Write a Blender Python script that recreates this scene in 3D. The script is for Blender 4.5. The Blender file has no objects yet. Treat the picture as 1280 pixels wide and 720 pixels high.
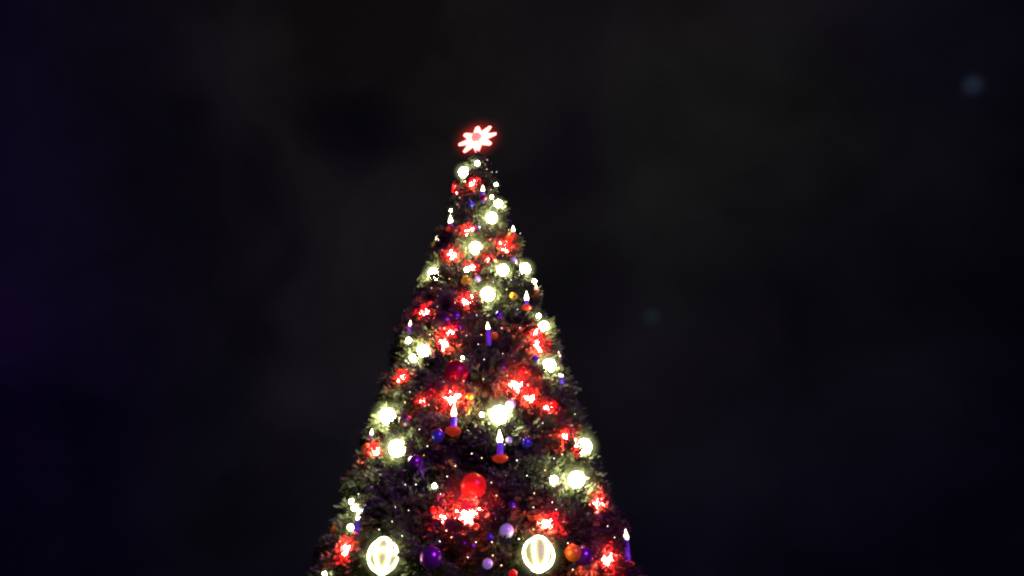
import bpy, bmesh, math, random
import numpy as np
from mathutils import Vector, Matrix

random.seed(7); rng = np.random.default_rng(7)
S = bpy.context.scene
col = S.collection

# ------------------------------------------------------------------ camera
F = 1108.0                       # focal length in photograph pixels
D = 12.0                         # metres from the camera to the trunk
EYE = Vector((0, 0, 1.6))
zen = Vector((-43, 1239, -1108)).normalized()         # zenith in camera space
h0 = Vector((-43, 160, -1108)); h0 -= zen * h0.dot(zen); h0.normalize()
x0 = h0.cross(zen)
M3 = Matrix((x0, h0, zen))       # camera space -> world
cd = bpy.data.cameras.new('camera'); cam = bpy.data.objects.new('camera', cd); col.objects.link(cam)
cam.matrix_world = Matrix.Translation(EYE) @ M3.to_4x4()
cd.sensor_width = 36; cd.lens = 36 * F / 1280; cd.clip_end = 3000; cd.clip_start = .05
S.camera = cam
FW = M3 @ Vector((0, 0, -1))
def ray(px, py): return (M3 @ Vector((px - 640, 360 - py, -F))).normalized()
def depth(p): return (p - EYE).dot(FW)

# ------------------------------------------------------------------ tree outline
HW = [(200, 6), (206, 15), (230, 20), (250, 25), (262, 29), (280, 37), (300, 45), (340, 60), (400, 81), (450, 99),
      (500, 115), (560, 136), (620, 156), (680, 176), (720, 188)]
ZR = []
for y, hw in HW:
    d = ray(597, y); t = D / d.y
    p = EYE + d * t
    ZR.append((p.z, hw * depth(p) / F))
ZR.sort()
sl = (ZR[0][1] - ZR[3][1]) / (ZR[0][0] - ZR[3][0])
ZB = 0.9
ZR = [(ZB, ZR[0][1] + sl * .85 * (ZB - ZR[0][0]))] + ZR
zs = np.array([a for a, b in ZR]); rs = np.array([b for a, b in ZR])
ZT = float(zs[-1])
def rad(z): return float(np.interp(z, zs, rs)) if z < ZT else 0.0

def surf(px, py, k=1.0, out=0.0):
    """a point of the tree's surface in the direction of a photograph pixel"""
    d = ray(px, py); best = None
    for i in range(900):
        t = 9 + i * .012
        p = EYE + d * t
        rho = math.hypot(p.x, p.y - D); g = rho - rad(p.z) * k - (0 if p.z < ZT else (p.z - ZT))
        if best is None or g < best[0]: best = (g, p)
        if g <= 0: break
    p = best[1].copy()
    n = Vector((p.x, p.y - D, 0))
    n = n.normalized() if n.length > 1e-4 else Vector((0, -1, 0))
    return p + n * out, n

# ------------------------------------------------------------------ materials
def mat(name):
    m = bpy.data.materials.new(name); m.use_nodes = True
    return m, m.node_tree.nodes, m.node_tree.links, m.node_tree.nodes['Principled BSDF']
def glossy(name, c, rough=.25, metal=.7, emit=None, es=0, bump=0, var=.25):
    m, N, L, b = mat(name)
    tc = N.new('ShaderNodeTexCoord'); nz = N.new('ShaderNodeTexNoise'); nz.inputs['Scale'].default_value = 6
    nz.inputs['Detail'].default_value = 6
    rp = N.new('ShaderNodeValToRGB')
    rp.color_ramp.elements[0].position = .3; rp.color_ramp.elements[1].position = .75
    rp.color_ramp.elements[0].color = (c[0]*(1-var), c[1]*(1-var), c[2]*(1-var), 1)
    rp.color_ramp.elements[1].color = (min(1, c[0]*(1+var)), min(1, c[1]*(1+var)), min(1, c[2]*(1+var)), 1)
    L.new(tc.outputs['Object'], nz.inputs['Vector']); L.new(nz.outputs[0], rp.inputs[0]); L.new(rp.outputs[0], b.inputs['Base Color'])
    b.inputs['Metallic'].default_value = metal; b.inputs['Roughness'].default_value = rough
    if emit: b.inputs['Emission Color'].default_value = (*emit, 1); b.inputs['Emission Strength'].default_value = es
    if bump:
        n2 = N.new('ShaderNodeTexNoise'); n2.inputs['Scale'].default_value = 30
        L.new(tc.outputs['Object'], n2.inputs['Vector'])
        bp = N.new('ShaderNodeBump'); bp.inputs['Strength'].default_value = bump; bp.inputs['Distance'].default_value = .02
        L.new(n2.outputs[0], bp.inputs['Height']); L.new(bp.outputs[0], b.inputs['Normal'])
    return m
def glow(name, c, s, sample=True):
    m, N, L, b = mat(name)
    b.inputs['Base Color'].default_value = (c[0]*.8, c[1]*.8, c[2]*.8, 1); b.inputs['Roughness'].default_value = .4
    b.inputs['Emission Color'].default_value = (*c, 1); b.inputs['Emission Strength'].default_value = s
    if not sample: m.cycles.emission_sampling = 'NONE'
    return m

BM = {  # most ornaments carry a faint emission imitating light they catch
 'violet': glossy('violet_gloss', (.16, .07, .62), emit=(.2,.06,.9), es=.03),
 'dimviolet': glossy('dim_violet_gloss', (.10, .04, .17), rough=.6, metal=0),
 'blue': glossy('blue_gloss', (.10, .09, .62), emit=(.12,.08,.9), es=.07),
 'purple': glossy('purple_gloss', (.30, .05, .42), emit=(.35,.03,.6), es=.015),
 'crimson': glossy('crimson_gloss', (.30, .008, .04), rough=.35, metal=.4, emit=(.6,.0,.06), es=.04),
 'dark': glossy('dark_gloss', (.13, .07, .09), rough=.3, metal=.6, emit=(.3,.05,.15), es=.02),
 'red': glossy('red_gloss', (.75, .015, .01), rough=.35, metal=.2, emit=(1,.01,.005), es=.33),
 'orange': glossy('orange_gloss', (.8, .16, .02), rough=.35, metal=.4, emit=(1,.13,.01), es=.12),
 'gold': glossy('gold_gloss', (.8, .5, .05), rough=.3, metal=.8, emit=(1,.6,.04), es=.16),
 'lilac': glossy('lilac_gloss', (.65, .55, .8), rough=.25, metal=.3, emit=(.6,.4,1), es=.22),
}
cap_m = glossy('gilt_cap', (.6, .42, .12), rough=.3, metal=.9)
globe_m = glow('globe_light', (1.0, 1.0, .50), 96)
smallglobe_m = glow('small_globe_light', (1.0, .98, .60), 95)
flame_m = glow('flame_light', (1.0, .88, .60), 9, False)
led_m = glow('fairy_light', (1.0, .90, .78), 5, False)
led_warm = glow('fairy_light_warm', (1.0, .55, .30), 6, False)
redbulb_m = glow('red_lamp_light', (1.0, .075, .055), 2000)
pinkbulb_m = glow('pink_lamp_light', (1.0, .16, .12), 22)
starface_m = glossy('star_lantern_face', (.5, .01, .02), rough=.4, metal=.1, emit=(1, .02, .03), es=.5)
wax_m = glossy('violet_lit_wax', (.28, .14, .75), rough=.5, metal=0, emit=(.18, .03, .95), es=.24, var=.1)  # violet floodlight put into the base colour and a faint emission
saucer_m = glossy('red_candle_saucer', (.75, .05, .02), rough=.35, metal=.1, emit=(1, .07, .02), es=.2)  # emission imitates lamp light caught on the red saucer
tinsel_m = glossy('red_foil', (.62, .035, .04), rough=.3, metal=.3)
wire_m = glossy('dark_green_wire', (.01, .02, .01), rough=.6, metal=0)
rib_m = glow('lantern_rib_light', (1.0, .97, .55), 13)
pane_m = glow('lantern_pane_light', (.95, 1.0, .42), .3, False)
pole_m = glossy('galvanised_pole', (.2, .2, .21), rough=.4, metal=.8)

# foliage
fol, N, L, b = mat('fir_needles')
at = N.new('ShaderNodeAttribute'); at.attribute_name = 'tone'
rp = N.new('ShaderNodeValToRGB')
rp.color_ramp.elements[0].color = (.012, .020, .010, 1); rp.color_ramp.elements[1].color = (.15, .17, .080, 1)
L.new(at.outputs['Fac'], rp.inputs[0]); L.new(rp.outputs[0], b.inputs['Base Color'])
b.inputs['Roughness'].default_value = .5; b.inputs['Specular IOR Level'].default_value = .4
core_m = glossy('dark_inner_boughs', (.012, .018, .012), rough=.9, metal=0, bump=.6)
bark_m = glossy('bark', (.06, .04, .03), rough=.9, metal=0, bump=1)

# ------------------------------------------------------------------ object helpers
def link(name, me, m=None, parent=None, loc=None):
    o = bpy.data.objects.new(name, me); col.objects.link(o)
    if m is not None and len(me.materials) == 0: me.materials.append(m)
    if parent: o.parent = parent
    if loc is not None: o.location = loc
    return o
def thing(name, label, cat, loc, group=None):
    o = bpy.data.objects.new(name, None); col.objects.link(o); o.empty_display_size = .1
    o.location = loc; o['label'] = label; o['category'] = cat
    if group: o['group'] = group
    return o
def fin(bm, name, smooth=True):
    me = bpy.data.meshes.new(name); bm.to_mesh(me); bm.free()
    if smooth: me.polygons.foreach_set('use_smooth', [True]*len(me.polygons))
    return me
def sphere(r, u=24, v=14, name='ball', sc=(1,1,1)):
    bm = bmesh.new(); bmesh.ops.create_uvsphere(bm, u_segments=u, v_segments=v, radius=r)
    bmesh.ops.scale(bm, vec=sc, verts=bm.verts)
    return fin(bm, name)
def lathe(prof, n=20, name='lathe'):
    bm = bmesh.new(); rings = []
    for r, z in prof:
        rings.append([bm.verts.new((r*math.cos(2*math.pi*i/n), r*math.sin(2*math.pi*i/n), z)) for i in range(n)])
    for a, c in zip(rings, rings[1:]):
        for i in range(n): bm.faces.new((a[i], a[(i+1)%n], c[(i+1)%n], c[i]))
    bm.faces.new(list(reversed(rings[0]))); bm.faces.new(rings[-1])
    return fin(bm, name)
def tube(bm, pts, r, n=6, closed=False):
    pts = [Vector(p) for p in pts]; m = len(pts); rings = []
    for i, p in enumerate(pts):
        a = pts[(i-1) % m] if (closed or i) else p; c = pts[(i+1) % m] if (closed or i < m-1) else p
        t = (c - a).normalized(); u = t.cross(Vector((.13, .31, .94))).normalized(); w = t.cross(u)
        rings.append([bm.verts.new(p + (u*math.cos(2*math.pi*k/n) + w*math.sin(2*math.pi*k/n))*r) for k in range(n)])
    for i in range(m if closed else m-1):
        a, c = rings[i], rings[(i+1) % m]
        for k in range(n): bm.faces.new((a[k], a[(k+1)%n], c[(k+1)%n], c[k]))

OCC = []     # (centre, radius) that the sprigs leave free

def scale_at(p): return depth(p) / F

# ------------------------------------------------------------------ baubles
def bauble(x, y, r, m, label, out=.02, clear=True):
    p, n = surf(x, y); s = scale_at(p); R = r*s
    p = p + n*(out - R*.2)
    t = thing('bauble', label, 'bauble', p, 'baubles hanging on the tree')
    link('ball', sphere(R, 28, 18), BM[m], t)
    link('cap', lathe([(R*.20, R*.96), (R*.22, R*1.0), (R*.20, R*1.16), (R*.05, R*1.18), (R*.05, R*1.3)], 12, 'cap'), cap_m, t)
    OCC.append((p, R*.88 if clear else R*.5))
    return t
def halo_mat(name, c, k, pwr):  # emission-only volume that imitates lens bloom around a lamp
    hm, N, L, b = mat(name); N.remove(b)
    pv = N.new('ShaderNodeVolumePrincipled'); pv.inputs['Density'].default_value = 0.0
    pv.inputs['Emission Color'].default_value = (*c, 1)
    tc = N.new('ShaderNodeTexCoord'); ln = N.new('ShaderNodeVectorMath'); ln.operation = 'LENGTH'
    mr = N.new('ShaderNodeMapRange'); mr.inputs['From Min'].default_value = 1; mr.inputs['From Max'].default_value = .0
    pw = N.new('ShaderNodeMath'); pw.operation = 'POWER'; pw.inputs[1].default_value = pwr
    ml = N.new('ShaderNodeMath'); ml.operation = 'MULTIPLY'; ml.inputs[1].default_value = k
    L.new(tc.outputs['Object'], ln.inputs[0]); L.new(ln.outputs['Value'], mr.inputs['Value']); L.new(mr.outputs[0], pw.inputs[0])
    L.new(pw.outputs[0], ml.inputs[0]); L.new(ml.outputs[0], pv.inputs['Emission Strength'])
    L.new(pv.outputs[0], N['Material Output'].inputs['Volume'])
    return hm
globe_halo = halo_mat('pale_halo', (1, 1, .42), 6.5, 2.3)
lamp_halo = halo_mat('crimson_halo', (1, .06, .06), .75, 1.7)
halo_me = sphere(1, 20, 12, 'halo'); halo_me.materials.append(globe_halo)
halo_me2 = sphere(1, 20, 12, 'halo'); halo_me2.materials.append(lamp_halo)
def add_halo(t, me, q):
    o = link('halo', me, None, t); o.scale = (q, q, q)

# ------------------------------------------------------------------ globe lamps
def globe(x, y, r, label, small=False, needles=False):
    p, n = surf(x, y); s = scale_at(p); R = r*s*.80
    p = p + n*(.04 - R*.25)
    t = thing('globe_lamp', label, 'globe lamp', p, 'glowing white globe lamps on the tree')
    link('shade', sphere(R, 18, 10, 'shade'), smallglobe_m if small else globe_m, t)
    link('socket', lathe([(R*.35, R*.9), (R*.38, R*1.0), (R*.3, R*1.3), (R*.1, R*1.4)], 12, 'socket'), wire_m, t)
    add_halo(t, halo_me, R*2.5)
    OCC.append((p + n*.05, R*(.6 if needles else 1.0)))
# ------------------------------------------------------------------ star lamps with foil
def star_mesh(ro, ri, n, hz, name='star'):
    bm = bmesh.new(); f = bm.verts.new((0, -hz, 0)); bk = bm.verts.new((0, hz, 0)); v = []
    for i in range(2*n):
        a = math.pi*i/n; q = ro if i % 2 == 0 else ri
        v.append(bm.verts.new((q*math.sin(a), 0, q*math.cos(a))))
    for i in range(2*n):
        bm.faces.new((f, v[i], v[(i+1) % (2*n)])); bm.faces.new((bk, v[(i+1) % (2*n)], v[i]))
    return fin(bm, name, False)
def star_lamp(x, y, patch, label, power=1.0, face=.42, dx=0, dy=0, foil=1.0):
    p, n = surf(x, y); s = scale_at(p); R = patch*s
    t = thing('star_lantern', label, 'star lantern', p, 'red star lanterns in foil on the tree')
    yaw = math.atan2(n.y, n.x) + math.pi/2
    t.rotation_euler = (0, 0, yaw)
    st = link('star', star_mesh(R*face, R*face*.45, 6, R*.1), starface_m, t)
    st.rotation_euler = (random.uniform(-.2, .2), random.uniform(-.4, .4), 0); st.location = (0, -.07 - R*.16, 0)
    rb = min(.10, max(.03, R*.24))*math.sqrt(power)
    bm = bmesh.new(); f_ = bm.verts.new((0, -rb*.3, 0)); k_ = bm.verts.new((0, rb*.3, 0)); v = []
    nb = random.choice((6, 7, 8))
    for i in range(2*nb):
        a = math.pi*(i + random.uniform(-.3, .3))/nb; q = rb*(random.uniform(.8, 1.55) if i % 2 else random.uniform(.28, .55))
        v.append(bm.verts.new((q*math.sin(a)*1.1, random.uniform(-.2, .2)*rb, q*math.cos(a))))
    for i in range(2*nb):
        j = (i+1) % (2*nb); bm.faces.new((f_, v[i], v[j])); bm.faces.new((k_, v[j], v[i]))
    for i in range(random.choice((4, 5, 6, 7)) if power > .45 else 2):  # added glowing chips imitate white-hot glints on the foil
        a = random.uniform(0, 6.283); q = R*random.uniform(.18, .62); e = s*random.uniform(1.0, 2.6)
        c = Vector((q*math.cos(a), random.uniform(-.08, .02), q*math.sin(a)*.85 - R*.06))
        u = Vector((random.gauss(0, 1), random.gauss(0, .3), random.gauss(0, 1))).normalized(); w = Vector((-u.z, 0, u.x))
        A_, B_, C_ = bm.verts.new(c + u*e), bm.verts.new(c - u*e*.6 + w*e*.5), bm.verts.new(c - u*e*.5 - w*e*.45)
        bm.faces.new((A_, B_, C_)); X_ = bm.verts.new(c - u*e*.5 - w*e*.40); bm.faces.new((C_, X_, f_))
    link('bulb', fin(bm, 'bulb', False), redbulb_m, t, (dx*s, R*.05, -dy*s))
    bm = bmesh.new(); o_ = bm.verts.new((dx*s, R*.05 + .03, -dy*s))
    for i in range(int(44 + R*420*foil)):
        a = random.uniform(0, 6.283); q = R*(.25 + .95*random.random()**1.1)
        c = Vector((q*math.cos(a)*1.1, random.uniform(-.13, .03), q*math.sin(a)*.9))
        e = s*random.uniform(1.4, 3.8)
        u = Vector((random.gauss(0, 1), random.gauss(0, .6), random.gauss(0, 1))).normalized()
        w = u.cross(Vector((random.gauss(0, 1), random.gauss(0, 1), random.gauss(0, 1)))).normalized()
        vs = [bm.verts.new(c + u*e), bm.verts.new(c - u*e*.7 + w*e*.35), bm.verts.new(c - u*e*.6 - w*e*.4)]
        bm.faces.new(vs)
        x_ = bm.verts.new(c - u*e*.62 - w*e*.3); bm.faces.new((vs[2], x_, o_))
    link('tinsel', fin(bm, 'tinsel', False), tinsel_m, t)
    add_halo(t, halo_me2, R*1.65*max(.6, power))
    OCC.append((p + n*.02, R*face*.9))
# ------------------------------------------------------------------ candles
def candle(x, y, fw, fh, body, label, saucer=True, bw=7):
    """x, y: middle of the flame"""
    p, n = surf(x, y); p = p + n*(.07 if n.y < -.5 else .0); s = scale_at(p)
    e = (p - EYE).normalized(); ce = math.hypot(e.x, e.y)
    H = fh*s/ce; B = body*s/ce; R = bw*.5*s; FR = fw*.5*s
    t = thing('candle', label, 'candle', p - Vector((0, 0, H*.5 + B)), 'electric candles on the tree')
    t.rotation_euler = (random.uniform(-.05, .05), random.uniform(-.05, .05), 0)
    link('wax', lathe([(R, 0), (R*1.02, B*.3), (R*.97, B*.7), (R*.99, B*.97), (R*.8, B)], 16, 'wax'), wax_m, t)
    link('flame', lathe([(FR*.45, B*1.002), (FR*.85, B + H*.12), (FR, B + H*.27), (FR*.78, B + H*.48), (FR*.36, B + H*.74), (FR*.06, B + H)], 14, 'flame'), flame_m, t)
    if saucer:
        q = R*2.5
        link('saucer', lathe([(q*.3, -q*.32), (q*.75, -q*.25), (q, -q*.02), (q*.97, q*.03), (q*.7, -q*.12), (R*1.1, -q*.14), (R*1.05, -.003)], 24, 'saucer'), saucer_m, t)
    if saucer: OCC.append((t.location + n*.04, R*2.6)); OCC.append((t.location + n*.04 - Vector((0, 0, R*2)), R*2))
    for k in range(4): OCC.append((t.location + Vector((0, 0, (B+H)*k/3.)) + n*.03, R*1.2 + .02))

GL = [ # x, y, r, label
 (580.5,215.5,7.5,'topmost glowing white globe lamp on the left edge just below the red star'),
 (622,255.5,6,'small glowing globe lamp on the upper right edge, touching a bigger globe below it'),
 (614,273,8.5,'glowing globe lamp directly below and left of the small upper right edge globe'),
 (594.5,310.5,9,'glowing globe lamp in the middle between two red foil star lanterns near the top'),
 (543.5,343.5,9.5,'glowing globe lamp alone on the left edge in the upper third of the tree'),
 (628,338.5,8.5,'glowing globe lamp, left one of the pair side by side in the upper right'),
 (655,336.5,8.5,'glowing globe lamp on the right edge, right one of the side by side pair'),
 (609.4,368.5,10.5,'glowing globe lamp right of a bright red star lantern, above the dark middle'),
 (678.5,408.5,7.5,'glowing globe lamp on the right edge just above a red star lantern'),
 (529.7,439.5,9.5,'glowing globe lamp near the left edge with a smaller globe touching its lower left'),
 (685.4,457.5,10,'glowing globe lamp on the right below the red lantern, beside two candle flames'),
 (484.8,520.5,12.5,'large glowing globe lamp on the left edge, upper one of the stacked pair'),
 (497.3,561,13,'glowing globe lamp half covered by needles, lower one of the left pair'),
 (623.8,519,14,'large glowing globe lamp in the centre right above a violet candle'),
 (729,558.5,11.5,'glowing globe lamp on the right edge beside the pink and red lamp cluster'),
 (720,600,12.5,'glowing globe lamp on the right side with a small globe to its left'),
]
for a in GL: globe(*a, needles=('needles' in a[3]))
SG = [
 (596.6,205.5,3.2,'tiny white bulb at the tip of the tree under the star'),
 (613.5,247.5,2.2,'tiny greenish white bulb just above the small upper right globe'),
 (618,231,2.4,'tiny white bulb lighting needles on the right edge of the tree tip'),
 (565.7,264,2.4,'tiny white bulb on the left edge above an orange saucer candle'),
 (584,338.6,3.6,'small white bulb above the gold bauble in the upper middle'),
 (665.8,352.5,3.2,'small white bulb on the right edge above an orange bauble'),
 (671.5,396,3.2,'small white bulb on the right edge just above a globe lamp'),
 (518.6,448.7,5.6,'small globe lamp touching the lower left of a bigger globe, left edge'),
 (512.6,426.5,3.8,'small white bulb in pale needles on the left edge, above the two touching globes'),
 (578.6,448.8,2.0,'tiny bulb in pale needles just above the big crimson bauble'),
 (602.3,520,3.2,'small bulb in bright needles left of the large centre right globe'),
 (691,601,6,'small globe lamp left of the lower right globe lamp'),
 (441.8,627.8,3.6,'small white bulb on the lower left edge, upper of two touching bulbs'),
 (445.6,635.5,4.6,'small white bulb on the lower left edge, lower of two touching bulbs'),
 (440.7,660,4.2,'small white bulb above the crimson lamp on the lower left edge'),
 (409,718,3.2,'small warm bulb in the bottom left corner of the tree'),
 (544,609,3.2,'small pale bulb in greenish needles left of the big red bauble'),
]
for a in SG: globe(*a, small=True)
SL = [ # x, y, patch radius, label, power, face, dx, dy
 (592,230,7,'small red star lantern in foil in the middle of the tree tip',.5,.3,0,0),
 (574,238,7,'small crimson star lantern on the left edge of the tree tip, below the topmost globe',.35,.3,0,0),
 (584.7,291.7,12,'red star lantern in foil left of a violet bauble near the top',.9,.3,0,0),
 (630,309,15,'red star lantern in foil on the upper right below an orange bauble',.9,.3,0,2),
 (565,321,12,'red and gold lit star lantern in foil on the upper left edge',.8,.3,2,0),
 (594,336,11,'red star lantern in foil above the gold bauble and below a globe lamp',.6,.3,-4,0),
 (583,377,16,'bright red star lantern touching the left side of a globe lamp, above the dark middle',1,.3,2,1),
 (533.7,390,11,'red star lantern on the left edge beside the dark crimson bauble',.8,.3,-1,0),
 (555,428,15,'red star lantern in foil below the dark crimson bauble, right of a globe lamp',.9,.3,0,4),
 (670,430,16,'red star lantern in foil on the right edge below a globe lamp',1,.3,3,2),
 (649,480,23,'wide red star lantern with white hot foil right of centre, mid tree',1,.25,-2,3),
 (505,473,11,'dim orange red star lantern on the left edge above the large globe lamp',.5,.3,0,0),
 (561,500,22,'wide red star lantern just above the violet candle left of centre',1,.25,4,-1),
 (685,510,12,'dim red star lantern with two pink sparks on the right slope',.22,.25,0,0),
 (705,543,17,'red star lantern with pink sparks left of a globe lamp on the right edge',.8,.25,2,3),
 (470,561,12,'orange red star lantern on the left edge left of the needle covered globe',.9,.25,1,5),
 (583,638,34,'largest red star lantern with white hot needles under the big red bauble',1,.36,2,7),
 (687,655,19,'crimson diamond shaped star lantern above the lower right caged lantern',1,.36,-5,1),
 (745.5,630,15,'red star lantern on the right edge below the lower right globe lamp',.9,.25,0,-1),
 (758,700,22,'bright red star lantern in the lower right corner below the edge candle',1,.25,1,1),
 (434,688,17,'crimson star lantern on the lower left edge, left of the caged lantern',.8,.25,0,-2),
 (610,326,8,'small red star lantern between two globe lamps in the upper middle',.4,.25,0,0),
 (562,414,11,'orange red star lantern directly under the dark crimson bauble with an orange rim',.45,.25,0,0),
 (659,497,12,'red star lantern at the lower right end of the wide lantern, mid tree',.5,.25,0,0),
 (530,502,9,'dim red star lantern at the left end of the wide lantern above the candle',.4,.25,0,0),
 (716,556,9,'pinkish red star lantern touching the left of the right edge globe lamp',.5,.25,0,0),
 (552,652,16,'dim brownish red star lantern left of the largest one, under the big red bauble',.35,.2,0,0),
 (668,417,7,'small dim red star lantern above the right edge star lantern',.35,.25,0,0),
 (596,505,6,'spark of red foil lantern between the wide red lantern and the large centre right globe',.0,.3,0,0),
]
for x, y, pr, lb, pw, fc, dx, dy in SL:
    if pw > 0: star_lamp(x, y, pr, lb, pw, fc, dx, dy)
CN = [ # flame x, y, w, h, body, label, saucer
 (602,239,4.5,8,12,'white flamed candle in the middle of the tree tip, topmost candle',False,4),
 (567,277,6,11,6,'candle with orange lit saucer on the upper left edge',True,5),
 (547,296.5,4.5,8,10,'small candle on the left edge above an amber bauble',False,4),
 (641.2,286,4.5,8,9,'small candle on the right edge above an orange bauble',False,4),
 (669.6,359,3.2,6,8,'small candle on the right edge beside a small white bulb',False,4),
 (654.2,373,5.5,12,8,'candle with red saucer on the right, below the right edge globe pair',True,5),
 (610.4,411,5,10,18,'violet candle standing alone in the dark upper middle of the tree',False,5.5),
 (699.3,443,5,9,16,'candle on the right edge, upper of two beside a globe lamp',False,5),
 (701.6,467,6,9,14,'candle on the right edge, lower of two beside a globe lamp',False,6),
 (568.3,516,7,17,17,'violet candle on an orange saucer under the wide red lantern left of centre',True,8),
 (464,540,4.5,8,14,'small candle on the left edge above a red orange bauble',False,5),
 (623.8,549,7.5,17,18,'violet candle on a red saucer directly below the large centre right globe',True,8),
 (453.2,645.5,7,15,14,'violet candle on the lower left edge beside two small white bulbs',False,7),
 (780.6,668,6.5,14,28,'violet candle sticking out on the lower right edge with a dark red saucer',True,6.5),
 (516.8,406,3.2,8,8,'faint slim candle on the left edge below a red star lantern',False,4),
]
for x, y, fw, fh, bd, lb, sc, bw in CN: candle(x, y, fw, fh, bd, lb, sc, bw)
BB = [ # x, y, r, material, label
 (588.5,256,5,'blue','blue bauble with pale highlight in the tree tip, highest bauble'),
 (603.5,248,4.5,'crimson','small crimson bauble in the middle of the tree tip under a flame'),
 (596,287,4.5,'violet','small violet bauble right of a red lantern near the top'),
 (640,296,6.5,'orange','orange bauble on the upper right edge under a small candle'),
 (544.6,307,5,'gold','amber bauble on the upper left edge under a small candle'),
 (641.4,326,4.5,'lilac','lilac bauble between two lamps above the right pair of globes'),
 (584,352,7.5,'gold','gold bauble in the upper middle beside a pale bauble'),
 (597,349.5,4.8,'lilac','pale lilac bauble right of the gold bauble'),
 (669,367,6.5,'orange','orange red bauble on the right edge below a small white bulb'),
 (641.4,370.5,5.2,'gold','small gold bauble left of a red saucer candle'),
 (556.8,374,4.5,'purple','small purple bauble left of a bright red lantern, upper left'),
 (554.5,404,15.5,'dark','big dark crimson bauble with orange rim on the upper left of the tree'),
 (571,396,5,'violet','violet bauble right of the big dark crimson bauble'),
 (623.5,395,5.5,'violet','violet bauble in the dark area above the lone violet candle'),
 (618,420,4.5,'orange','small orange red bauble touching the lone violet candle in the dark middle'),
 (574,411,5.5,'purple','purple bauble at the lower right of the big dark crimson bauble'),
 (668.7,449,5,'violet','small violet bauble between a red lantern and a globe on the right'),
 (627.8,462,7,'dark','dim dark bauble left of the wide red lantern, mid tree'),
 (651.4,465.5,3.6,'red','small bright pink red bauble above the wide red lantern'),
 (570.3,465,16,'crimson','big crimson bauble in the left middle of the tree'),
 (587.5,496,4.5,'gold','small gold bauble right of the wide left of centre lantern'),
 (507.3,527,9,'dark','dark grey bauble with thin highlight right of the large left globe'),
 (547.7,545,8.5,'blue','blue violet bauble below left of the orange candle saucer'),
 (638,506,6.5,'lilac','lilac bauble at the upper right of the large centre right globe'),
 (656,542,3.2,'gold','tiny gold bauble above a blue violet bauble, right of centre'),
 (658,554,6.8,'blue','blue violet bauble right of the candle below the large globe'),
 (636,551,4.5,'lilac','pale bauble touching the right of the candle below the large globe'),
 (719,570,4.5,'red','small red bauble at the lower left of the right edge globe'),
 (459.5,562,7.5,'orange','red orange bauble on the left edge under a small candle'),
 (519,578,9,'purple','purple bauble with pink rim above the purple star ornament'),
 (592,607,16,'red','big bright red bauble in the lower middle of the tree'),
 (542,638,4.5,'red','small red bauble left of the largest red lantern'),
 (633.3,664,9,'lilac','pale lilac bauble right of the largest red lantern'),
 (538.8,696.5,14.5,'purple','big purple bauble at the bottom left of centre'),
 (580,680,3.5,'purple','tiny mauve bauble, left of two under the largest red lantern'),
 (590.7,683,3.8,'purple','tiny mauve bauble, right of two under the largest red lantern'),
 (609.5,705,6.5,'lilac','pale violet bauble at the bottom centre of the tree'),
 (641,718,5.5,'red','small red bauble cut by the bottom edge left of the right caged lantern'),
 (460,640,7.5,'violet','violet bauble right of the lower left edge candle'),
 (422,664,9,'orange','dull orange bauble on the lower left edge'),
 (716.5,691,10.5,'orange','orange bauble between the right caged lantern and a purple bauble'),
 (729,695,12,'purple','purple bauble with pink rim right of the orange bauble'),
 (640,632,5,'violet','dim violet bauble right of the big red bauble'),
 (612,672,5,'violet','dim violet bauble in the dark left of the pale lilac bauble'),
 (747,646,6,'dark','dull brown bauble below the right edge star lantern'),
]
for a in BB: bauble(*a)

# gold icicle drop
p, n = surf(585, 521); p += n*.06; s = scale_at(p)
t = thing('icicle_ornament', 'thin gold icicle ornament pointing down, right of the candle on the orange saucer', 'ornament', p)
link('drop', lathe([(.001, -10*s), (1.2*s, -5*s), (2.6*s, 3*s), (3.2*s, 6*s), (2*s, 9*s), (.6*s, 10.5*s)], 12, 'drop'), BM['gold'], t)
bm = bmesh.new(); tube(bm, [(0, 0, 10.4*s), (0, 0, 14*s)], .003); link('hook', fin(bm, 'hook'), cap_m, t)
OCC.append((p, .05))
# purple star ornament
p, n = surf(528, 590); p += n*.06; s = scale_at(p)
t = thing('star_ornament', 'purple five pointed star ornament below a purple bauble, left of centre', 'ornament', p)
t.rotation_euler = (.3, .35, math.atan2(n.y, n.x) + math.pi/2)
link('star', star_mesh(14*s, 5*s, 5, 4*s), BM['dimviolet'], t)
bm = bmesh.new(); tube(bm, [(0, 0, 15*s), (0, 0, 19*s)], .003); link('hook', fin(bm, 'hook'), cap_m, t)
OCC.append((p, .12))

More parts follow.
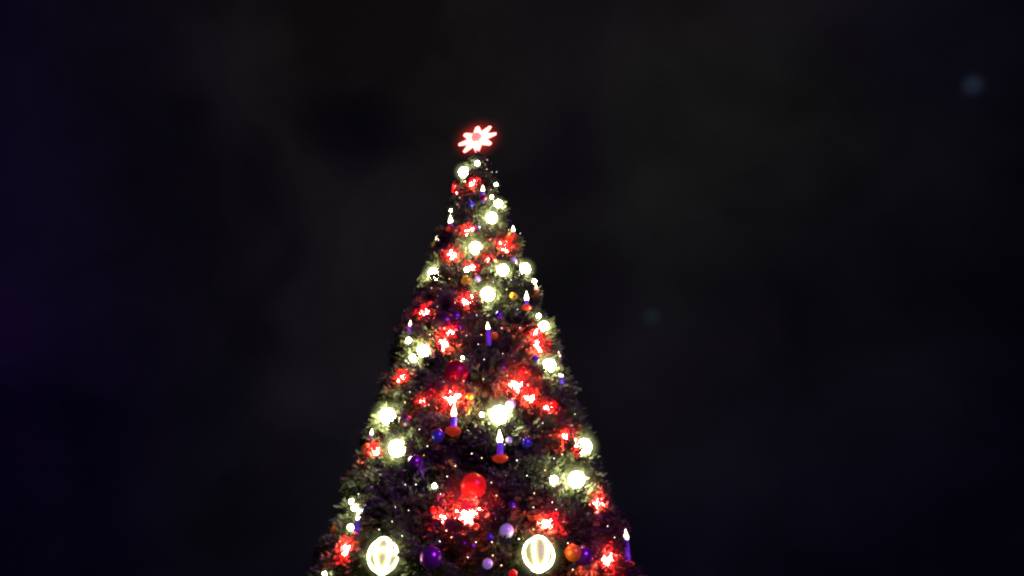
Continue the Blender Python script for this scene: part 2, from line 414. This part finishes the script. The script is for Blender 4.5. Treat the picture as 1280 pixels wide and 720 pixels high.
# ------------------------------------------------------------------ caged lanterns
def caged(x, y, rw, rh, nm, eq, label, spin):
    p, n = surf(x, y); s = scale_at(p); R = rw*s; K = rh/rw; p = p + n*(.08 - R*.2)
    t = thing('caged_lantern', label, 'lantern', p, 'caged round lanterns low on the tree')
    t.rotation_euler = (0, 0, spin)
    link('pane', sphere(R*.93, 28, 16, 'pane', (1, 1, K)), pane_m, t)
    for k in range(nm):
        bm = bmesh.new(); a = 2*math.pi*k/nm
        tube(bm, [(R*math.sin(q)*math.cos(a), R*math.sin(q)*math.sin(a), R*K*math.cos(q)) for q in [math.pi*(.04 + .92*i/16) for i in range(17)]], R*.075, 6)
        link('rib', fin(bm, 'rib'), rib_m, t)
    for h, rr in ([(.0, 1.0)] if eq else []) + [(-.96, .28), (.96, .28)]:
        bm = bmesh.new(); tube(bm, [(R*rr*math.cos(2*math.pi*i/24), R*rr*math.sin(2*math.pi*i/24), R*K*h) for i in range(24)], R*.095, 6, True)
        link('ring', fin(bm, 'ring'), rib_m, t)
    link('cap', lathe([(R*.25, R*K*1.0), (R*.25, R*K*1.1), (R*.095, R*K*1.2)], 14, 'cap'), cap_m, t)
    add_halo(t, halo_me, R*1.75)
    OCC.append((p + n*.08, R*1.05))
caged(481.5, 696.5, 18, 22, 6, True, 'caged round lantern with glowing ribs and middle ring, bottom left', .05)
caged(671.5, 694.5, 19, 21, 6, False, 'caged round lantern with glowing upright ribs only, bottom right', .12)

# ------------------------------------------------------------------ strings of fairy lights
LED = [(607,201.5),(607,213.6),(606.5,222),(617.7,215.5),(591,234.8),(612,239),(593,272.7),(611.4,288),(612,302),(576.7,249),(633.6,289),(647,292.7),(574,257.5),
 (563.4,351),(542,362),(571,342.7),(561,367.5),(549,385.6),(570,381),(564.6,396),(596,396.5),(631.7,364),(625.8,378),(645,388.8),(615.7,355),(646.6,346),(637,352),
 (626,412.6),(627.4,444.6),(604.9,452),(604,476.5),(658,457.8),(632.6,472),(674,464),(583.5,422),(597.8,432.8),(528,476.5),(539.4,420.6),(579,400),(601.5,421),(648,412),
 (580,479),(587,485),(556,480),(526.4,539),(589.8,569.7),(542,524),(676,531),(649,550.6),(644.8,577.7),(630,558),(715,519),(509,505),(515,492),(661,505),(589,548),
 (590,569.6),(613.8,605.6),(657,597),(645,578),(559,665.6),(565,674),(551,679),(614.4,680),(615.6,696.7),(626,709),(585,699),(647.8,676),(595,680),
 (509,608),(522,608),(477,664),(493,654),(666,619),(688,630),(665,636.6),(692.7,639),(665,664),(701,608),(753,606),(707,681),(764,673),(755.5,659),(713,714),(647,676),(452,619),
 (497,636),(505,672),(468,610),(560,598),(570,585),(603,640),(620,622),(679,590),(690,575),(536,560),(700,570),(602,575),(552,620),(513,640)]
led_me = sphere(.0055, 8, 5, 'bulb'); led_me.materials.append(led_m)
led_me2 = sphere(.006, 8, 5, 'bulb'); led_me2.materials.append(led_warm)
bands = [(0, 400, 'string of tiny fairy lights winding around the narrow top of the tree'),
         (400, 580, 'string of tiny fairy lights across the dark middle of the tree'),
         (580, 999, 'string of tiny fairy lights across the wide lower part of the tree')]
for y0, y1, lb in bands:
    pts = []
    for x, y in [q for q in LED if y0 <= q[1] < y1]:
        p, n = surf(x, y); pts.append((p + n*.05, n))
    pts.sort(key=lambda q: q[0].z + .12*q[0].x)
    zt = max(q[0].z for q in pts); zb = min(q[0].z for q in pts)
    t = thing('fairy_light_string', lb, 'fairy lights', (0, D, zb), 'strings of tiny fairy lights on the tree')
    o0 = Vector((0, D, zb))
    for k, (p, n) in enumerate(pts): link('bulb', led_me if random.random() < .8 else led_me2, None, t, p - o0)
    for k in range(14):      # the bulbs that go on around the sides and the back
        z = zb + (zt - zb)*k/13; a = random.uniform(.15, math.pi - .15)
        r_ = rad(z) + .05
        link('bulb', led_me, None, t, Vector((r_*math.cos(a), D + r_*math.sin(a), z)) - o0)
    bm = bmesh.new(); turns = max(4, int((zt - zb)/.45)); seg = turns*28
    tube(bm, [((rad(zb + (zt-zb)*i/seg) - .05)*math.cos(6.2832*turns*i/seg), (rad(zb + (zt-zb)*i/seg) - .05)*math.sin(6.2832*turns*i/seg), (zt-zb)*i/seg) for i in range(seg+1)], .004, 4)
    link('wire', fin(bm, 'wire'), wire_m, t)

# ------------------------------------------------------------------ the tree
TP = thing('christmas_tree', 'tall narrow cone shaped fir tree dressed with red and white lights', 'christmas tree', (0, D, 0))
link('trunk', lathe([(.24, -.02), (.2, 1.2), (.16, 6), (.09, 12), (.03, ZT + .1)], 16, 'trunk'), bark_m, TP)
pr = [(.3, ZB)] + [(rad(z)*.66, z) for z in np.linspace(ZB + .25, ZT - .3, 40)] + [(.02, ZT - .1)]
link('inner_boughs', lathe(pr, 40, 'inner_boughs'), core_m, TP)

def template(nside, L0):
    """a fir sprig along +X: needles as single triangles. returns (T,3,3)"""
    tris = []
    def twig(o, d, ln, k):
        d = d.normalized(); u = d.cross(Vector((.2, .5, .8))).normalized(); w = d.cross(u)
        for i in range(k):
            f = (i + random.random()*.6)/k; c = o + d*ln*f
            a = random.uniform(0, 6.283); sd = u*math.cos(a) + w*math.sin(a)
            nl = (.062 + .030*random.random())*(1 - .35*f)
            td = (d*1.0 + sd*.7).normalized(); wd = td.cross(sd*.3 + u).normalized()*.0115
            tris.append((c - wd, c + wd, c + td*nl))
        wd = u*.004; tris.append((o - wd, o + wd, o + d*ln)); wd = w*.004; tris.append((o - wd, o + wd, o + d*ln))
    m = Vector((1, 0, 0))
    twig(Vector((0, 0, 0)), m + Vector((0, 0, .1)), L0, 20)
    for j in range(nside):
        f = .15 + .7*j/nside; sg = 1 if j % 2 else -1
        o = Vector((L0*f, 0, .1*L0*f))
        twig(o, Vector((.75, sg*.75, random.uniform(-.35, .45))), L0*(.55 - .3*f)*random.uniform(.8, 1.2), 9)
    return np.array([[list(v) for v in t] for t in tris], dtype=np.float32)
TM = [template(random.choice((5, 6, 7)), .30) for _ in range(7)]
occ_c = np.array([list(c) for c, r in OCC]); occ_r = np.array([r for c, r in OCC])
TR, TONE = [], []
def add_sprigs(z0, z1, dens, kin, kout, scl, clear=True, bough=0, push=0.0):
    """bough > 0: that many sprigs grow together as one bough"""
    area = sum(2*math.pi*rad(z)*.02 for z in np.arange(z0, z1, .02))
    n = int(area*dens/(bough or 1))
    for i in range(n):
        while True:
            z = random.uniform(z0, z1)
            if random.random() < (rad(z) + .05)/(rad(z0) + .05): break
        a = random.uniform(0, 6.2832); k = random.uniform(kin, kout); tone0 = random.gauss(.45, .28)
        pu = random.choice((-.5, -.2, .1, .3, .6, 1.0))*push
        spread = (.10 + .05*min(1, rad(z)))
        tilt = random.gauss(.05, .25); turn = random.gauss(0, .3)
        for j in range(max(1, bough)):
            zz, aa = z, a
            if bough:
                zz = z + random.gauss(0, spread*.55); aa = a + random.gauss(0, spread)/max(.25, rad(z))
            R0 = rad(min(zz, ZT - .02))
            sc = scl*(.62 + .38*min(1, R0/1.6))*random.uniform(.75, 1.2)
            rb = max(0, R0*k + pu*min(1, R0 + .3) - .26*sc - (abs(zz - z)*.4 if bough else 0))
            o = Vector((rb*math.cos(aa), rb*math.sin(aa) + D, zz))
            out = Vector((math.cos(aa), math.sin(aa), 0)); tg = Vector((-math.sin(aa), math.cos(aa), 0))
            if bough: d = out + tg*(turn + (aa - a)*R0*2.5 + random.gauss(0, .22)) + Vector((0, 0, tilt + (zz - z)*2.5 + random.gauss(.05, .2)))
            else: d = out + tg*random.gauss(0, .6) + Vector((0, 0, random.gauss(.05, .5)))
            d.normalize()
            if clear:
                A = np.array(o); B = np.array(o + d*.3*sc); ab = B - A
                tt = np.clip(((occ_c - A) @ ab)/(ab @ ab), 0, 1)
                dist = np.linalg.norm(A + tt[:, None]*ab - occ_c, axis=1)
                if (dist < occ_r + .02).any(): continue
            u = d.cross(Vector((0, 0, 1))).normalized(); w = u.cross(d); q = random.gauss(0, .6)
            y_ = -(u*math.cos(q) + w*math.sin(q)); z_ = d.cross(y_)
            Rm = np.array([list(d), list(y_), list(z_)], dtype=np.float32)*sc
            TR.append(random.choice(TM).reshape(-1, 3) @ Rm + np.array(o, dtype=np.float32))
            TONE.append(min(1, max(0, tone0 + random.gauss(0, .12))))
zlo = 6.3
add_sprigs(zlo, ZT, 60, .72, .88, 1.0)
add_sprigs(zlo, ZT, 115, .95, 1.02, 1.0, True, 9, .15)
add_sprigs(zlo, ZT, 5, .99, 1.05, 1.2)
add_sprigs(ZT - 1.2, ZT, 110, .8, 1.0, .8)
add_sprigs(ZB, zlo, 24, .85, 1.0, 1.5, False, 6, .15)
cnt = [len(t)//3 for t in TR]
V = np.concatenate(TR); T = len(V)//3
me = bpy.data.meshes.new('foliage')
me.vertices.add(len(V)); me.vertices.foreach_set('co', (V - np.array([0, D, 0], dtype=np.float32)).ravel())
me.loops.add(len(V)); me.loops.foreach_set('vertex_index', np.arange(len(V), dtype=np.int32))
me.polygons.add(T); me.polygons.foreach_set('loop_start', np.arange(T, dtype=np.int32)*3)
me.update(calc_edges=True)
tone = np.repeat(np.array(TONE, dtype=np.float32), cnt) + rng.normal(0, .12, T).astype(np.float32)
atr = me.attributes.new('tone', 'FLOAT', 'FACE'); atr.data.foreach_set('value', np.clip(tone, 0, 1))
link('foliage', me, fol, TP)
print('needles', T, 'sprigs', len(cnt))

# ------------------------------------------------------------------ the star on top
sd = ray(596.7, 174); spos = EYE + sd*(D/sd.y)
t = thing('tree_topper', 'red glowing eight pointed star on top of the tree', 'star', spos)
t.rotation_euler = (0, 0, math.radians(-21))
SR = .435
topper_m = glow('topper_light', (1.0, .15, .12), 10)
hub_m = glow('topper_hub_light', (1.0, .30, .27), .9)
bm = bmesh.new()
for k in range(8):
    a = math.pi*k/4
    c, s_ = math.cos(a), math.sin(a)
    def P(r_, off, y_): return bm.verts.new((r_*s_ + off*c, y_, r_*c - off*s_))
    a0, a1 = P(.225, -.093, 0), P(.225, .093, 0); tip = P(SR, 0, 0); f_ = P(.18, 0, -.06); b_ = P(.18, 0, .055)
    z0_ = P(.05, 0, -.05); z1_ = P(.05, 0, .05)
    tl, tr = P(SR*.97, -.042, 0), P(SR*.97, .042, 0)
    for q in ((f_, tl, a0), (f_, a1, tr), (f_, tr, tip), (f_, tip, tl), (b_, a0, tl), (b_, tr, a1), (b_, tip, tr), (b_, tl, tip),
              (z0_, f_, a0), (z0_, a1, f_), (z1_, a0, b_), (z1_, b_, a1), (z0_, a0, z1_), (z0_, z1_, a1)):
        bm.faces.new(q)
link('rays', fin(bm, 'rays', False), topper_m, t)
hub = link('hub', lathe([(.12, 0), (.115, .03), (.10, .07), (.07, .10), (.03, .11)], 16, 'hub'), hub_m, t, (0, -.03, 0))
hub.rotation_euler = (math.radians(90), 0, 0)
bm = bmesh.new(); tube(bm, [(0, .03, -.1), (0, .02, ZT - spos.z - .3)], .02, 8); link('mount', fin(bm, 'mount'), pole_m, t)
# added emissive volume imitating lens bloom around the star
hm, N, L, b = mat('red_halo'); N.remove(b)
pv = N.new('ShaderNodeVolumePrincipled'); pv.inputs['Density'].default_value = 0.0
pv.inputs['Emission Color'].default_value = (1, .06, .045, 1)
tc = N.new('ShaderNodeTexCoord'); ln = N.new('ShaderNodeVectorMath'); ln.operation = 'LENGTH'
mr = N.new('ShaderNodeMapRange'); mr.inputs['From Min'].default_value = 1; mr.inputs['From Max'].default_value = .0
pw = N.new('ShaderNodeMath'); pw.operation = 'POWER'; pw.inputs[1].default_value = 3.2
ml = N.new('ShaderNodeMath'); ml.operation = 'MULTIPLY'; ml.inputs[1].default_value = 3.6
L.new(tc.outputs['Object'], ln.inputs[0]); L.new(ln.outputs['Value'], mr.inputs['Value']); L.new(mr.outputs[0], pw.inputs[0])
L.new(pw.outputs[0], ml.inputs[0]); L.new(ml.outputs[0], pv.inputs['Emission Strength'])
L.new(pv.outputs[0], N['Material Output'].inputs['Volume'])
hz = link('halo', sphere(1, 32, 20, 'halo'), hm, t); hz.scale = (.72, .45, .66)

# ------------------------------------------------------------------ ground
gm = glossy('dark_paving', (.05, .05, .052), rough=.75, metal=0, bump=.4)
bm = bmesh.new(); bmesh.ops.create_grid(bm, x_segments=20, y_segments=20, size=1500)
g = link('ground', fin(bm, 'ground', False), gm); g['kind'] = 'structure'

# ------------------------------------------------------------------ night sky and lamp light
W = bpy.data.worlds.new('World'); S.world = W; W.use_nodes = True
N = W.node_tree.nodes; L = W.node_tree.links; bg = N['Background']
tc = N.new('ShaderNodeTexCoord')
def vm(op, a, b=None):
    n = N.new('ShaderNodeVectorMath'); n.operation = op; L.new(a, n.inputs[0])
    if b is not None: (n.inputs[1].__setattr__('default_value', b) if isinstance(b, tuple) else L.new(b, n.inputs[1]))
    return n
def mth(op, a, b):
    n = N.new('ShaderNodeMath'); n.operation = op
    for i, v in enumerate((a, b)):
        if isinstance(v, (int, float)): n.inputs[i].default_value = v
        else: L.new(v, n.inputs[i])
    return n.outputs[0]
DIR = tc.outputs['Generated']
nzw = N.new('ShaderNodeTexNoise'); nzw.inputs['Scale'].default_value = 3; nzw.inputs['Detail'].default_value = 3; L.new(DIR, nzw.inputs['Vector'])
sub = vm('SUBTRACT', nzw.outputs['Color'], (.5, .5, .5)); scl_ = N.new('ShaderNodeVectorMath'); scl_.operation = 'SCALE'; scl_.inputs['Scale'].default_value = .22
L.new(sub.outputs[0], scl_.inputs[0]); WD = vm('ADD', DIR, scl_.outputs[0]).outputs[0]
def blob(px, py, deg, warped=True, power=1.0):
    d = ray(px, py); dist = N.new('ShaderNodeVectorMath'); dist.operation = 'DISTANCE'
    L.new(WD if warped else DIR, dist.inputs[0]); dist.inputs[1].default_value = tuple(d)
    m_ = N.new('ShaderNodeMapRange'); m_.interpolation_type = 'SMOOTHERSTEP'
    m_.inputs['From Min'].default_value = math.radians(deg); m_.inputs['From Max'].default_value = 0
    L.new(dist.outputs['Value'], m_.inputs['Value'])
    return m_.outputs[0]
def mixc(f, a, b):
    n = N.new('ShaderNodeMix'); n.data_type = 'RGBA'
    L.new(f, n.inputs[0])
    for i, v in ((6, a), (7, b)):
        if isinstance(v, tuple): n.inputs[i].default_value = (*v, 1)
        else: L.new(v, n.inputs[i])
    return n.outputs[2]
c = mixc(blob(-140, 300, 31), (.0023, .0018, .0062), (.0043, .0012, .0165))       # violet on the left
c = mixc(mth('MULTIPLY', blob(610, 90, 40), .9), c, (.0118, .0097, .0098))         # grey town-lit cloud
c = mixc(mth('MULTIPLY', blob(900, 240, 22), .5), c, (.0092, .0095, .0088))
c = mixc(mth('MULTIPLY', blob(480, 520, 20), .6), c, (.0105, .0095, .0115))
for px, py, dg, st in ((450,200,6,.75), (130,120,8,.55), (110,330,9,.4), (700,230,8,.6), (1130,80,9,.75), (715,60,7,.45), (760,410,7,.5), (1050,330,10,.4), (950,440,8,.4), (240,560,9,.5)):
    c = mixc(mth('MULTIPLY', blob(px, py, dg), st), c, (.0028, .0020, .0060))
nz = N.new('ShaderNodeTexNoise'); nz.inputs['Scale'].default_value = 5.5; nz.inputs['Detail'].default_value = 5; nz.inputs['Roughness'].default_value = .5
L.new(WD, nz.inputs['Vector'])
mp = N.new('ShaderNodeMapRange'); mp.inputs['From Min'].default_value = .33; mp.inputs['From Max'].default_value = .68
mp.inputs['To Min'].default_value = .42; mp.inputs['To Max'].default_value = 1.08; L.new(nz.outputs[0], mp.inputs['Value'])
cv = N.new('ShaderNodeVectorMath'); cv.operation = 'SCALE'; L.new(c, cv.inputs[0]); L.new(mp.outputs[0], cv.inputs['Scale'])
out = cv.outputs[0]
# two faint bluish stars behind the haze
for px, py, dg, cc in ((1216,106,1.15,(.007,.013,.022)), (815,396,1.2,(.002,.006,.009))):
    f = blob(px, py, dg, False); f = mth('POWER', f, 2.0)
    q = N.new('ShaderNodeVectorMath'); q.operation = 'SCALE'; q.inputs[0].default_value = cc; L.new(f, q.inputs['Scale'])
    out = vm('ADD', out, q.outputs[0]).outputs[0]
sky = N.new('ShaderNodeTexSky'); sky.sky_type = 'NISHITA'; sky.sun_disc = False
sky.sun_elevation = math.radians(-9); sky.sun_rotation = math.radians(215)
sk = N.new('ShaderNodeVectorMath'); sk.operation = 'SCALE'; sk.inputs['Scale'].default_value = .002; L.new(sky.outputs[0], sk.inputs[0])
out = vm('ADD', out, sk.outputs[0]).outputs[0]
L.new(out, bg.inputs['Color']); bg.inputs['Strength'].default_value = 1.0

sl_ = bpy.data.lights.new('violet_flood', 'SUN'); sl_.energy = 1.9; sl_.specular_factor = .35; sl_.angle = math.radians(12); sl_.color = (.52, .10, 1.0)  # added violet fill, a sun lamp standing in for unseen floodlights
so = bpy.data.objects.new('violet_flood', sl_); col.objects.link(so)
so.rotation_euler = Vector((-.50, .80, -.13)).to_track_quat('-Z', 'Y').to_euler()

# ------------------------------------------------------------------ render settings
S.render.engine = 'CYCLES'
S.view_settings.view_transform = 'Standard'; S.view_settings.look = 'None'; S.view_settings.exposure = 0; S.view_settings.gamma = 1
S.cycles.use_denoising = True; S.cycles.max_bounces = 4; S.cycles.diffuse_bounces = 1; S.cycles.glossy_bounces = 2
S.cycles.transparent_max_bounces = 8; S.cycles.sample_clamp_indirect = 3
S.cycles.filter_width = 2.2
S.cycles.caustics_reflective = False; S.cycles.caustics_refractive = False
